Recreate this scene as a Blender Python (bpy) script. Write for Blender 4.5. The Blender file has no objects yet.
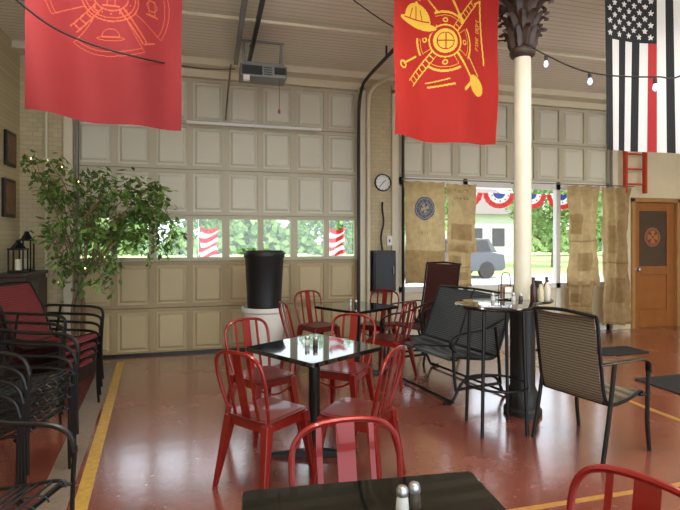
import bpy, math, random
import numpy as np
from mathutils import Vector, Matrix
random.seed(4)
C=bpy.context.scene.collection
sc=bpy.context.scene
sc.view_settings.view_transform='Standard'

def lin(c):
    o=[]
    for x in c:
        x/=255.0
        o.append(x/12.92 if x<=0.04045 else ((x+0.055)/1.055)**2.4)
    return (o[0],o[1],o[2],1.0)

# ---------------- materials
def M(name,rgb,rough=.5,metal=0.0,var=.12,scale=6.0,bump=0.0,bscale=60.0,emis=0.0,coat=0.0):
    m=bpy.data.materials.new(name); m.use_nodes=True
    nt=m.node_tree; b=nt.nodes['Principled BSDF']
    b.inputs['Roughness'].default_value=rough; b.inputs['Metallic'].default_value=metal
    b.inputs['Coat Weight'].default_value=coat
    c=lin(rgb)
    tc=nt.nodes.new('ShaderNodeTexCoord')
    nz=nt.nodes.new('ShaderNodeTexNoise'); nz.inputs['Scale'].default_value=scale; nz.inputs['Detail'].default_value=4
    nt.links.new(tc.outputs['Object'],nz.inputs['Vector'])
    mx=nt.nodes.new('ShaderNodeMix'); mx.data_type='RGBA'
    mx.inputs[6].default_value=tuple(x*(1-var) for x in c[:3])+(1,)
    mx.inputs[7].default_value=tuple(min(1,x*(1+var)) for x in c[:3])+(1,)
    nt.links.new(nz.outputs['Fac'],mx.inputs[0]); nt.links.new(mx.outputs[2],b.inputs['Base Color'])
    if emis>0:
        nt.links.new(mx.outputs[2],b.inputs['Emission Color']); b.inputs['Emission Strength'].default_value=emis
    if bump>0:
        n2=nt.nodes.new('ShaderNodeTexNoise'); n2.inputs['Scale'].default_value=bscale
        nt.links.new(tc.outputs['Object'],n2.inputs['Vector'])
        bp=nt.nodes.new('ShaderNodeBump'); bp.inputs['Strength'].default_value=bump; bp.inputs['Distance'].default_value=.01
        nt.links.new(n2.outputs['Fac'],bp.inputs['Height']); nt.links.new(bp.outputs['Normal'],b.inputs['Normal'])
    return m
def addtrans(m,fac):
    nt=m.node_tree;bs=nt.nodes['Principled BSDF'];out=[n for n in nt.nodes if n.type=='OUTPUT_MATERIAL'][0]
    tr=nt.nodes.new('ShaderNodeBsdfTranslucent'); mx=nt.nodes.new('ShaderNodeMixShader'); mx.inputs[0].default_value=fac
    nt.links.new(bs.inputs['Base Color'].links[0].from_socket,tr.inputs[0])
    nt.links.new(bs.outputs[0],mx.inputs[1]); nt.links.new(tr.outputs[0],mx.inputs[2]); nt.links.new(mx.outputs[0],out.inputs[0])
    return m

def glassmat(name,tint=(1,1,1)):
    m=bpy.data.materials.new(name); m.use_nodes=True; nt=m.node_tree
    for n in list(nt.nodes):
        if n.type!='OUTPUT_MATERIAL': nt.nodes.remove(n)
    out=[n for n in nt.nodes if n.type=='OUTPUT_MATERIAL'][0]
    t=nt.nodes.new('ShaderNodeBsdfTransparent'); t.inputs[0].default_value=tint+(1,)
    g=nt.nodes.new('ShaderNodeBsdfGlossy'); g.inputs['Roughness'].default_value=.03
    mx=nt.nodes.new('ShaderNodeMixShader'); mx.inputs[0].default_value=.06
    nt.links.new(t.outputs[0],mx.inputs[1]); nt.links.new(g.outputs[0],mx.inputs[2]); nt.links.new(mx.outputs[0],out.inputs[0])
    return m

def floormat():
    m=M('painted_concrete_red',(160,72,58),.25,var=.1)
    nt=m.node_tree; b=nt.nodes['Principled BSDF']
    tc=nt.nodes.new('ShaderNodeTexCoord')
    a=nt.nodes.new('ShaderNodeTexNoise'); a.inputs['Scale'].default_value=.8; a.inputs['Detail'].default_value=7; a.inputs['Roughness'].default_value=.65
    nt.links.new(tc.outputs['Object'],a.inputs['Vector'])
    r=nt.nodes.new('ShaderNodeValToRGB')
    r.color_ramp.elements[0].position=.3; r.color_ramp.elements[0].color=lin((104,50,38))
    r.color_ramp.elements[1].position=.72; r.color_ramp.elements[1].color=lin((138,76,62))
    nt.links.new(a.outputs['Fac'],r.inputs['Fac'])
    sp=nt.nodes.new('ShaderNodeTexNoise'); sp.inputs['Scale'].default_value=30; sp.inputs['Detail'].default_value=5
    nt.links.new(tc.outputs['Object'],sp.inputs['Vector'])
    r2=nt.nodes.new('ShaderNodeValToRGB'); r2.color_ramp.elements[0].position=.62; r2.color_ramp.elements[1].position=.76
    r2.color_ramp.elements[0].color=(0,0,0,1); r2.color_ramp.elements[1].color=(.5,.5,.5,1)
    nt.links.new(sp.outputs['Fac'],r2.inputs['Fac'])
    mx=nt.nodes.new('ShaderNodeMix'); mx.data_type='RGBA'; mx.inputs[7].default_value=lin((176,148,138))
    nt.links.new(r2.outputs['Color'],mx.inputs[0]); nt.links.new(r.outputs['Color'],mx.inputs[6])
    nt.links.new(mx.outputs[2],b.inputs['Base Color'])
    mr=nt.nodes.new('ShaderNodeMapRange'); mr.inputs[1].default_value=.3; mr.inputs[2].default_value=.7; mr.inputs[3].default_value=.14; mr.inputs[4].default_value=.34
    nt.links.new(a.outputs['Fac'],mr.inputs[0]); nt.links.new(mr.outputs[0],b.inputs['Roughness'])
    bp=nt.nodes.new('ShaderNodeBump'); bp.inputs['Strength'].default_value=.08; bp.inputs['Distance'].default_value=.01
    c=nt.nodes.new('ShaderNodeTexNoise'); c.inputs['Scale'].default_value=11; c.inputs['Detail'].default_value=5
    nt.links.new(tc.outputs['Object'],c.inputs['Vector']); nt.links.new(c.outputs['Fac'],bp.inputs['Height']); nt.links.new(bp.outputs['Normal'],b.inputs['Normal'])
    nt.links.new(bp.outputs['Normal'],b.inputs['Coat Normal'])
    b.inputs['Coat Weight'].default_value=1.0; b.inputs['Coat Roughness'].default_value=.17; b.inputs['Coat IOR'].default_value=2.0
    return m

def boardmat(name,rgb,axis='Y',period=.085,dark=.55):
    m=M(name,rgb,.55,var=.1,scale=1.8)
    nt=m.node_tree; b=nt.nodes['Principled BSDF']
    tc=nt.nodes.new('ShaderNodeTexCoord'); sx=nt.nodes.new('ShaderNodeSeparateXYZ')
    nt.links.new(tc.outputs['Object'],sx.inputs[0])
    d=nt.nodes.new('ShaderNodeMath'); d.operation='DIVIDE'; d.inputs[1].default_value=period
    nt.links.new(sx.outputs[axis],d.inputs[0])
    f=nt.nodes.new('ShaderNodeMath'); f.operation='FRACT'; nt.links.new(d.outputs[0],f.inputs[0])
    l=nt.nodes.new('ShaderNodeMath'); l.operation='LESS_THAN'; l.inputs[1].default_value=.1; nt.links.new(f.outputs[0],l.inputs[0])
    old=b.inputs['Base Color'].links[0].from_socket
    mx=nt.nodes.new('ShaderNodeMix'); mx.data_type='RGBA'
    c=lin(rgb); mx.inputs[7].default_value=(c[0]*dark,c[1]*dark*.96,c[2]*dark*.9,1)
    nt.links.new(l.outputs[0],mx.inputs[0]); nt.links.new(old,mx.inputs[6]); nt.links.new(mx.outputs[2],b.inputs['Base Color'])
    return m

def brickmat(name,rgb):
    m=M(name,rgb,.7,var=.1)
    nt=m.node_tree; b=nt.nodes['Principled BSDF']
    tc=nt.nodes.new('ShaderNodeTexCoord'); mp=nt.nodes.new('ShaderNodeMapping')
    mp.inputs['Rotation'].default_value=(math.pi/2,0,0)
    nt.links.new(tc.outputs['Object'],mp.inputs[0])
    k=nt.nodes.new('ShaderNodeTexBrick'); k.inputs['Scale'].default_value=4.5
    c=lin(rgb)
    k.inputs['Color1'].default_value=c; k.inputs['Color2'].default_value=tuple(x*.88 for x in c[:3])+(1,)
    k.inputs['Mortar'].default_value=tuple(x*.7 for x in c[:3])+(1,)
    k.inputs['Mortar Size'].default_value=.012
    nt.links.new(mp.outputs[0],k.inputs['Vector']); nt.links.new(k.outputs['Color'],b.inputs['Base Color'])
    bp=nt.nodes.new('ShaderNodeBump'); bp.inputs['Strength'].default_value=.4; bp.inputs['Distance'].default_value=.01; bp.invert=True
    nt.links.new(k.outputs['Fac'],bp.inputs['Height']); nt.links.new(bp.outputs['Normal'],b.inputs['Normal'])
    return m

def slingmat(name,rgb,rgb2):
    m=M(name,rgb,.6,var=.05)
    nt=m.node_tree; b=nt.nodes['Principled BSDF']
    tc=nt.nodes.new('ShaderNodeTexCoord')
    w=nt.nodes.new('ShaderNodeTexWave'); w.inputs['Scale'].default_value=16; w.bands_direction='Z'; w.inputs['Distortion'].default_value=1.5; w.inputs['Detail Scale'].default_value=3
    nt.links.new(tc.outputs['Object'],w.inputs['Vector'])
    mx=nt.nodes.new('ShaderNodeMix'); mx.data_type='RGBA'; mx.inputs[6].default_value=lin(rgb); mx.inputs[7].default_value=lin(rgb2)
    nt.links.new(w.outputs['Fac'],mx.inputs[0]); nt.links.new(mx.outputs[2],b.inputs['Base Color'])
    return addtrans(m,.3)

mFloor=floormat()
mCeil=boardmat('ceiling_boards_cream',(226,220,202))
mWall=M('plaster_cream',(212,200,168),.7,var=.1,scale=3,bump=.2)
mBrick=brickmat('painted_brick_cream',(198,184,148))
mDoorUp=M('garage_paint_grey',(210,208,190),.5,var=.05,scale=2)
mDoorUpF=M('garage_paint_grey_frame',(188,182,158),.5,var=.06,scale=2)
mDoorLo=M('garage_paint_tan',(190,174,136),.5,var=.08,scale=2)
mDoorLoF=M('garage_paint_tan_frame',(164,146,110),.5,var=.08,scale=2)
mWhite=M('white_paint',(228,228,222),.45,var=.05)
mCream=M('cream_paint',(216,208,182),.5,var=.06)
mGlass=glassmat('clear_glass')
mBlack=M('black_metal',(22,21,21),.35,.3,var=.15)
mBlackPl=M('black_plastic',(26,27,29),.4,var=.1)
mTop=M('black_gloss_laminate',(12,15,14),.06,var=.2,coat=.6)
mRed=M('red_powder_coat',(132,22,17),.28,.35,var=.12,coat=.4)
mRedSeat=M('red_seat_metal',(104,26,20),.3,.3,var=.15,coat=.3)
mSlat=M('slat_dark_metal',(44,46,48),.4,.4,var=.1)
mSlingBk=slingmat('sling_charcoal',(60,64,68),(44,48,52))
mSlingGl=slingmat('sling_glider_grey',(104,110,114),(54,60,66))
mSlingBe=slingmat('sling_beige',(142,132,112),(88,80,66))
mSlingRd=slingmat('sling_maroon',(136,54,56),(102,38,42))
mSlingBr=slingmat('sling_brown',(108,54,50),(78,36,36))
mSteel=M('brushed_steel',(180,182,184),.3,.9,var=.08)
mGalv=M('galvanised_steel',(134,134,130),.45,.7,var=.1)
mBurlap=addtrans(M('burlap',(184,158,116),.9,var=.3,scale=14,bump=.7,bscale=200),.42)
mPatch=addtrans(M('burlap_patch',(160,132,90),.9,var=.3,scale=20,bump=.7,bscale=200),.3)
mInkB=addtrans(M('ink_blue',(62,78,112),.9,var=.3,scale=30),.2); mInkK=addtrans(M('ink_dark',(128,106,74),.9,var=.3,scale=40),.3); mInkW=addtrans(M('ink_pale',(170,156,126),.9),.2)
mWood=M('oak_varnish',(146,90,42),.4,var=.25,scale=5)
mWoodTrim=M('oak_trim',(164,122,74),.45,var=.2,scale=5)
mYellow=M('yellow_floor_paint',(178,142,66),.4,var=.5,scale=22)
mYellowF=M('yellow_floor_paint_faded',(160,116,56),.4,var=.4,scale=16)
mGrate=M('trench_concrete',(122,108,96),.5,var=.3,scale=24,bump=.3)
mLeaf=addtrans(M('leaf_green',(84,118,52),.5,var=.5,scale=9),.35); mLeafL=addtrans(M('leaf_light',(134,166,84),.5,var=.4,scale=9),.35)
mBark=M('bark',(120,98,74),.8,var=.3)
mClay=M('pot_dark',(58,46,40),.5)
mBrownIron=M('painted_iron_brown',(64,46,38),.45,var=.4,scale=14)
mPole=M('column_white',(212,206,188),.4,var=.08)

# ---------------- mesh builder
class MB:
    def __init__(s): s.v=[];s.f=[];s.m=[]
    def add(s,vs,fs,m=0):
        o=len(s.v); s.v+= [tuple(x) for x in vs]; s.f+=[tuple(i+o for i in f) for f in fs]; s.m+=[m]*len(fs)
    def box(s,c,d,m=0,rz=0,R=None):
        x,y,z=d[0]/2,d[1]/2,d[2]/2
        vs=[Vector((a,b,e)) for a in(-x,x) for b in(-y,y) for e in(-z,z)]
        if R is None: R=Matrix.Rotation(rz,3,'Z')
        vs=[R@v+Vector(c) for v in vs]
        s.add(vs,[(0,1,3,2),(4,6,7,5),(0,4,5,1),(2,3,7,6),(0,2,6,4),(1,5,7,3)],m)
    def bb(s,x0,x1,y0,y1,z0,z1,m=0): s.box(((x0+x1)/2,(y0+y1)/2,(z0+z1)/2),(x1-x0,y1-y0,z1-z0),m)
    def hexa(s,a,b,m=0):
        s.add(list(a)+list(b),[(3,2,1,0),(4,5,6,7),(0,1,5,4),(1,2,6,5),(2,3,7,6),(3,0,4,7)],m)
    def tube(s,p,r,seg=8,m=0,closed=False,flat=None):
        p=[Vector(q) for q in p]; n=len(p)
        rr=r if isinstance(r,(list,tuple)) else [r]*n
        T=[]
        for i in range(n):
            if closed: t=p[(i+1)%n]-p[i-1]
            else: t=p[min(i+1,n-1)]-p[max(i-1,0)]
            T.append(t.normalized())
        up=Vector((0,0,1)) if abs(T[0].z)<.9 else Vector((1,0,0))
        nrm=(up-T[0]*up.dot(T[0])).normalized(); vs=[]
        for i in range(n):
            nrm=(nrm-T[i]*nrm.dot(T[i])).normalized(); bn=T[i].cross(nrm)
            for k in range(seg):
                a=2*math.pi*k/seg
                f1,f2=(1,1) if flat is None else flat
                vs.append(p[i]+nrm*math.cos(a)*rr[i]*f1+bn*math.sin(a)*rr[i]*f2)
        fs=[]
        for i in range(n if closed else n-1):
            j=(i+1)%n
            for k in range(seg):
                l=(k+1)%seg; fs.append((i*seg+k,i*seg+l,j*seg+l,j*seg+k))
        if not closed:
            fs.append(tuple(range(seg-1,-1,-1))); fs.append(tuple((n-1)*seg+k for k in range(seg)))
        s.add(vs,fs,m)
    def lathe(s,prof,c=(0,0,0),seg=24,m=0,cap=True):
        vs=[];n=len(prof)
        for r,z in prof:
            for k in range(seg):
                a=2*math.pi*k/seg; vs.append((c[0]+r*math.cos(a),c[1]+r*math.sin(a),c[2]+z))
        fs=[]
        for i in range(n-1):
            for k in range(seg):
                l=(k+1)%seg; fs.append((i*seg+k,i*seg+l,(i+1)*seg+l,(i+1)*seg+k))
        if cap:
            fs.append(tuple(range(seg-1,-1,-1))); fs.append(tuple((n-1)*seg+k for k in range(seg)))
        s.add(vs,fs,m)
    def prism(s,poly,z0,z1,m=0,fn=None):
        n=len(poly)
        fn=fn or (lambda a,b,z:(a,b,z))
        vs=[fn(a,b,z0) for a,b in poly]+[fn(a,b,z1) for a,b in poly]
        fs=[tuple(range(n-1,-1,-1)),tuple(range(n,2*n))]+[(i,(i+1)%n,n+(i+1)%n,n+i) for i in range(n)]
        s.add(vs,fs,m)
    def obj(s,name,mats,parent=None,smooth=False,bevel=0,loc=(0,0,0),rz=0):
        me=bpy.data.meshes.new(name); me.from_pydata(s.v,[],s.f)
        for x in (mats if isinstance(mats,(list,tuple)) else [mats]): me.materials.append(x)
        me.polygons.foreach_set('material_index',s.m)
        if smooth:
            me.polygons.foreach_set('use_smooth',[True]*len(me.polygons))
            try: me.set_sharp_from_angle(angle=math.radians(40))
            except Exception: pass
        me.update()
        o=bpy.data.objects.new(name,me); C.objects.link(o)
        o.location=loc; o.rotation_euler=(0,0,rz)
        if parent: o.parent=parent
        if bevel:
            b=o.modifiers.new('bevel','BEVEL'); b.width=bevel; b.segments=2; b.limit_method='ANGLE'
        return o
def cat(pts,n=6,closed=False):
    P=[Vector(p) for p in pts]; out=[];N=len(P)
    for i in range(N if closed else N-1):
        if closed: a,b,c,d=P[i-1],P[i],P[(i+1)%N],P[(i+2)%N]
        else: a,b,c,d=P[max(i-1,0)],P[i],P[i+1],P[min(i+2,N-1)]
        for k in range(n):
            t=k/n
            out.append(.5*((2*b)+(c-a)*t+(2*a-5*b+4*c-d)*t*t+(3*b-a-3*c+d)*t**3))
    if not closed: out.append(P[-1])
    return out
def rrect(w,d,r,n=5,cx=0,cy=0):
    o=[]
    for sx,sy,a0 in((1,1,0),(-1,1,90),(-1,-1,180),(1,-1,270)):
        for k in range(n+1):
            a=math.radians(a0+90*k/n); o.append((cx+sx*(w/2-r)+r*math.cos(a),cy+sy*(d/2-r)+r*math.sin(a)))
    return o
def tag(o,label,cat_,group=None):
    o['label']=label;o['category']=cat_
    if group:o['group']=group
    return o
def struct(o,label=None,cat_='structure'):
    o['kind']='structure'
    if label:o['label']=label
    o['category']=cat_
    return o
def root(name,label,cat_,loc=(0,0,0),rz=0,group=None):
    e=bpy.data.objects.new(name,None); e.empty_display_size=.1; C.objects.link(e); e.location=loc; e.rotation_euler=(0,0,rz)
    return tag(e,label,cat_,group)
def dup(r,loc,rz=None,label=None):
    n=r.copy(); C.objects.link(n); n.location=loc
    if rz is not None: n.rotation_euler=(0,0,rz)
    if label:n['label']=label
    def rec(a,b):
        for ch in a.children:
            k=ch.copy(); C.objects.link(k); k.parent=b; rec(ch,k)
    rec(r,n); return n
def face(fx,fy): return math.atan2(-fx,fy)

# ================= STRUCTURE
b=MB(); b.bb(-2.35,8.7,-3.5,7.2,-.1,0); struct(b.obj('floor',mFloor),'worn glossy red painted concrete floor','floor')
b=MB(); b.bb(-2.35,8.7,-3.5,7.0,3.85,3.95); struct(b.obj('ceiling',mCeil),'cream painted tongue and groove board ceiling','ceiling')
b=MB(); b.bb(-2.35,-2.25,-3.5,6.8,0,3.85); struct(b.obj('wall_left',mBrick),'cream painted brick side wall','wall')
b=MB(); b.bb(8.6,8.7,-3.5,6.8,0,3.85); struct(b.obj('wall_right',mWall),'cream plaster side wall','wall')
b=MB()
b.bb(-2.35,-1.66,6.8,7.0,0,3.85,1); b.bb(2.07,2.68,6.8,7.0,0,3.85,1)
b.bb(-1.66,2.07,6.8,7.0,3.66,3.85); b.bb(2.68,6.5,6.8,7.0,3.66,3.85)
b.bb(6.5,6.9,6.8,7.0,0,3.85); b.bb(6.9,7.92,6.8,7.0,2.22,3.85); b.bb(7.92,8.7,6.8,7.0,0,3.85)
struct(b.obj('wall_back',[mWall,mBrick]),'cream wall with piers between the vehicle bays','wall')

def garage(name,x0,x1,zlist,win,zsplit,cols=8,label=''):
    b=MB(); W=(x1-x0)/cols; y=6.86
    for z0,z1 in zlist:
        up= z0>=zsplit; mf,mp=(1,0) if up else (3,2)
        g=.004
        rail=.05
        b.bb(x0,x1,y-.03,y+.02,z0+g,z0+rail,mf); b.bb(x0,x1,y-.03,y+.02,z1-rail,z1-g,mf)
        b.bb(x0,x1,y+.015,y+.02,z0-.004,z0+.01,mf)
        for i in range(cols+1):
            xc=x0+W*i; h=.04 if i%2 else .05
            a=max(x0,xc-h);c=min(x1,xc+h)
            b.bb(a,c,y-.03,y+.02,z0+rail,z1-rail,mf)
        for i in range(cols):
            a=x0+W*i+.03;c=x0+W*(i+1)-.03
            if win(z0): b.bb(a,c,y,y+.006,z0+rail,z1-rail,4)
            else:
                b.bb(a,c,y-.002,y+.015,z0+rail-.005,z1-rail+.005,mp)
                u0,u1,w0,w1=a+.035,c-.035,z0+rail+.025,z1-rail-.025; e=.026
                b.hexa([(u0,y-.002,w0),(u1,y-.002,w0),(u1,y-.002,w1),(u0,y-.002,w1)],
                       [(u0+e,y-.024,w0+e),(u1-e,y-.024,w0+e),(u1-e,y-.024,w1-e),(u0+e,y-.024,w1-e)],mp)
    o=b.obj(name,[mDoorUp,mDoorUpF,mDoorLo,mDoorLoF,mGlass]); return struct(o,label,'door')
secs=[(.61*i,.61*(i+1)) for i in range(6)]
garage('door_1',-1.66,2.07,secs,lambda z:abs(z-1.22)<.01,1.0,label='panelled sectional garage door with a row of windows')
garage('door_2',2.68,6.5,secs[4:],lambda z:False,1.0,label='upper sections of panelled garage door above glazed infill')
b=MB()
for x in (2.68,3.76,5.44,6.42): b.bb(x,x+.08,6.82,6.9,0,2.44)
for z in (0,.72,2.32): b.bb(2.68,6.5,6.82,6.9,z,z+.12 if z>1 or z==0 else z+.08)
b.bb(2.7,6.48,6.84,6.88,.1,.75,1)
b.bb(2.7,6.48,6.855,6.86,.78,2.34,2)
struct(b.obj('window_1',[mWhite,mCream,mGlass]),'white framed glazed infill looking onto the street','window')
b=MB()
for x in (-1.76,2.07,2.58,6.5): b.bb(x,x+.1,6.765,6.8,0,3.7)
b.bb(-1.76,2.17,6.765,6.8,3.66,3.76); b.bb(2.58,6.6,6.765,6.8,3.66,3.76)
struct(b.obj('trim_1',mCream),'cream timber trim framing the bay doors','trim')
b=MB(); b.bb(-2.25,8.6,6.55,6.8,3.76,3.85); struct(b.obj('trim_2',mCream),'cream beam along the ceiling edge','trim')
b=MB(); b.bb(-1.66,2.07,6.8,6.85,0,.03)
struct(b.obj('trim_3',mBlackPl),'black rubber door seal','trim')
def strip(name,p,q,w,mat,label,z=.003):
    p=Vector(p);q=Vector(q);d=(q-p).normalized();n=Vector((-d.y,d.x))*w/2
    b=MB(); a=[(p+n),(p-n),(q-n),(q+n)]
    b.hexa([(v.x,v.y,0.0005) for v in a],[(v.x,v.y,z) for v in a]); return struct(b.obj(name,mat),label,'floor marking')
strip('trim_4',(-1.06,6.5),(-.64,2.4),.08,mYellow,'faded yellow painted floor line')
strip('trim_5',(-1.20,6.5),(-.80,2.4),.17,mGrate,'worn grey drain strip in the floor')
strip('trim_6',(3.77,1.2),(3.77,6.3),.06,mYellowF,'faded yellow painted floor line')
strip('trim_7',(-.6,2.38),(3.72,2.38),.04,mYellowF,'thin faded yellow painted floor line',.0025)

r=root('door_3','','door',(6.9,6.84,0)); struct(r,'varnished oak door with a glazed upper light','door')
b=MB()
b.bb(.06,.2,-.02,.03,0,2.15);b.bb(.8,.96,-.02,.03,0,2.15);b.bb(.2,.8,-.02,.03,0,.3);b.bb(.2,.8,-.02,.03,.9,1.05);b.bb(.2,.8,-.02,.03,2.0,2.15)
b.bb(.2,.8,-.005,.02,.3,.9)
b.obj('door_leaf',mWood,r,bevel=.006)
b=MB(); b.bb(.2,.8,0,.01,1.05,2.0); b.obj('door_glass',M('door_glass_dark',(70,52,42),.08,var=.3,coat=.5),r)
b=MB(); b.bb(0,.06,-.08,.06,0,2.21); b.bb(.96,1.02,-.08,.06,0,2.21); b.bb(0,1.02,-.08,.06,2.15,2.22); b.obj('door_frame',mWoodTrim,r,bevel=.004)
b=MB(); b.lathe([(.028,0),(.03,.01),(.014,.02),(.014,.05),(.032,.065),(.03,.09),(.01,.1)],seg=16)
o=b.obj('door_knob',mSteel,r,smooth=True); o.location=(.13,-.02,1.0); o.rotation_euler=(math.pi/2,0,0)
b=MB(); b.lathe([(.17,0),(.17,.004)],seg=28); b.lathe([(.13,.004),(.13,.006)],seg=28,m=1)
for a in range(4):
    t=a*math.pi/2
    f=lambda x,y,z,t=t:(x*math.cos(t)-y*math.sin(t),x*math.sin(t)+y*math.cos(t),z)
    b.prism([(-.02,.02),(.02,.02),(.055,.11),(-.055,.11)],.006,.009,2,f)
o=b.obj('emblem_sticker',[M('st_cream',(130,90,66),.5),M('st_red',(118,34,28),.5),M('st_gold',(156,112,66),.5)],r); o.location=(.5,0.0,1.55); o.rotation_euler=(math.pi/2,0,0)

# ================= FLAGS
FONT={'F':"11111 10000 10000 11110 10000 10000 10000",'I':"11111 00100 00100 00100 00100 00100 11111",'R':"11110 10001 10001 11110 10100 10010 10001",
'E':"11111 10000 10000 11110 10000 10000 11111",'D':"11110 10001 10001 10001 10001 10001 11110",'P':"11110 10001 10001 11110 10000 10000 10000",
'T':"11111 00100 00100 00100 00100 00100 00100",'C':"01111 10000 10000 10000 10000 10000 01111",'O':"01110 10001 10001 10001 10001 10001 01110",
'U':"10001 10001 10001 10001 10001 10001 01110"}
def text(S,T,s,cx,cy,h,ang=0):
    out=np.zeros_like(S,bool); ca,sa=math.cos(ang),math.sin(ang)
    x=(S-cx)*ca+(T-cy)*sa; y=-(S-cx)*sa+(T-cy)*ca
    p=h/7; W=len(s)*6*p-p
    for i,ch in enumerate(s):
        if ch==' ': continue
        rows=FONT[ch].split()
        ix=np.floor((x+W/2-i*6*p)/p).astype(int); iy=np.floor((h/2-y)/p).astype(int)
        arr=np.array([[c=='1' for c in r_] for r_ in rows])
        ok=(ix>=0)&(ix<5)&(iy>=0)&(iy<7)
        out|= ok & arr[np.clip(iy,0,6),np.clip(ix,0,4)]
    return out
def seg(S,T,a,b,w):
    a=np.array(a);b=np.array(b);d=b-a;L=(d**2).sum()
    t=np.clip(((S-a[0])*d[0]+(T-a[1])*d[1])/L,0,1)
    return np.hypot(S-a[0]-t*d[0],T-a[1]-t*d[1])<w
def ring(S,T,c,r,w): return abs(np.hypot(S-c[0],T-c[1])-r)<w
def disc(S,T,c,r): return np.hypot(S-c[0],T-c[1])<r
def ell(S,T,c,a,b_,ang=0):
    ca,sa=math.cos(ang),math.sin(ang); x=(S-c[0])*ca+(T-c[1])*sa; y=-(S-c[0])*sa+(T-c[1])*ca
    return (x/a)**2+(y/b_)**2<1
def edge(m,n=1):
    e=m.copy()
    for k in range(1,n+1):
        for ax in(0,1):
            for sgn in(k,-k): e&=np.roll(m,sgn,axis=ax)
    return m&~e
def cross_mask(S,T,c,R,rot=0,k=.5):
    m=np.zeros_like(S,bool)
    for i in range(4):
        a=rot+i*math.pi/2
        u=(S-c[0])*math.cos(a)+(T-c[1])*math.sin(a); v=-(S-c[0])*math.sin(a)+(T-c[1])*math.cos(a)
        uu=np.clip(u/R,0,2)
        m|=(u>0)&(abs(v)<R*(.17+k*uu**1.9))&(np.hypot(u,v)<R)
    return m
def ladder(S,T,a,b_,wd,n,w=.007,w2=.005):
    a=np.array(a);b_=np.array(b_);d=(b_-a)/np.linalg.norm(b_-a);nn=np.array([-d[1],d[0]])*wd
    r_=seg(S,T,a+nn,b_+nn,w)|seg(S,T,a-nn,b_-nn,w)
    for k in range(n):
        q=a+(b_-a)*(k+.5)/n; r_|=seg(S,T,q+nn,q-nn,w2)
    return r_
def cloth(name,p0,p1,z0,z1,nx,nz,fn,mats,wave,parent=None):
    p0=Vector(p0+(0,));p1=Vector(p1+(0,));W=(p1-p0).length;H=z1-z0;d=(p1-p0)/W;n=Vector((d.y,-d.x,0))
    s=np.linspace(0,W,nx+1);t=np.linspace(0,H,nz+1)
    S,T=np.meshgrid(s,t); off,dz,sh=wave(S,T,W,H)
    X=p0.x+d.x*(S+sh)+n.x*off; Y=p0.y+d.y*(S+sh)+n.y*off; Z=z0+T+dz
    vs=np.stack([X,Y,Z],-1).reshape(-1,3)
    sc_,tc_=np.meshgrid((s[1:]+s[:-1])/2,(t[1:]+t[:-1])/2)
    mi=fn(sc_,tc_,W,H).astype(int).reshape(-1)
    i,j=np.meshgrid(np.arange(nx),np.arange(nz)); a=(j*(nx+1)+i).reshape(-1)
    fs=np.stack([a,a+1,a+nx+2,a+nx+1],-1)
    me=bpy.data.meshes.new(name); me.from_pydata(vs.tolist(),[],fs.tolist())
    for m in mats: me.materials.append(m)
    me.polygons.foreach_set('material_index',mi.tolist()); me.polygons.foreach_set('use_smooth',[True]*len(me.polygons)); me.update()
    o=bpy.data.objects.new(name,me); C.objects.link(o)
    if parent:o.parent=parent
    return o
def clothmat(name,rgb): return addtrans(M(name,rgb,.8,var=.06,scale=3),.3)
mFr1=clothmat('flag_red_soft',(138,32,36)); mFo=clothmat('flag_orange_line',(186,84,54))
mFr2=clothmat('flag_red_bright',(162,22,10)); mFy=clothmat('flag_gold',(218,176,62))
mFb=clothmat('flag_black',(18,18,24)); mFw=clothmat('flag_white',(206,206,208)); mFred=clothmat('flag_stripe_red',(156,30,34))

def f1(S,T,W,H):
    c=(W*.5,H*.53); R=.38
    X=lambda x,y:(c[0]+x,c[1]+y)
    o=edge(cross_mask(S,T,c,R),1)|edge(cross_mask(S,T,c,R*.93),1)
    o&=~disc(S,T,c,.165)
    g=np.zeros_like(S,bool)
    g|=ladder(S,T,X(-.2,-.24),X(.2,.24),.022,12,.004,.004)
    g|=seg(S,T,X(.22,-.26),X(-.2,.26),.005)|seg(S,T,X(.19,-.27),X(-.23,.25),.005)
    g|=edge(ell(S,T,X(-.21,.23),.05,.03,.8),1)|seg(S,T,X(.2,-.27),X(.27,-.24),.005)
    g&=~disc(S,T,c,.10)
    o|=g
    o|=ring(S,T,c,.165,.004)|ring(S,T,c,.145,.003)|ring(S,T,c,.10,.004)
    o|=edge(ell(S,T,X(0,.03),.04,.035),1)|edge((abs(S-c[0])<.025)&(abs(T-c[1]+.03)<.04),1)|seg(S,T,X(-.05,.02),X(.05,.02),.004)|seg(S,T,X(-.045,-.07),X(.045,-.07),.005)
    for a in range(16):
        t=a*math.pi/8; o|=disc(S,T,X(.122*math.cos(t),.122*math.sin(t)),.005)
    o|=text(S,T,'FIRE',c[0],c[1]+.27,.04)
    # helmet outline in the lower arm
    o|=edge(ell(S,T,X(0,-.26),.05,.05)&(T>c[1]-.265),1)|edge(ell(S,T,X(0,-.27),.075,.016),1)
    for sx in(-1,1):
        o|=edge((abs(S-c[0]-sx*.26)<.025)&(abs(T-c[1])<.05),1)|ring(S,T,X(sx*.26,.01),.035,.003)|seg(S,T,X(sx*.26-.04,-.055),X(sx*.26+.04,-.055),.005)
    return o
def w1(S,T,W,H):
    k=1-T/H
    return .036*np.sin(S/W*11+.6+T*.8)*(.5+k)+.014*np.sin(T*6+S*8), -.018*np.sin(S/W*3.2)*k, 0*S
fl=cloth('hanging_flag',(-1.042,3.223),(-.182,3.534),2.255,3.76,190,300,f1,[mFr1,mFo],w1)
tag(fl,'red fire department flag with outlined maltese cross hanging from ceiling','flag')
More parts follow.
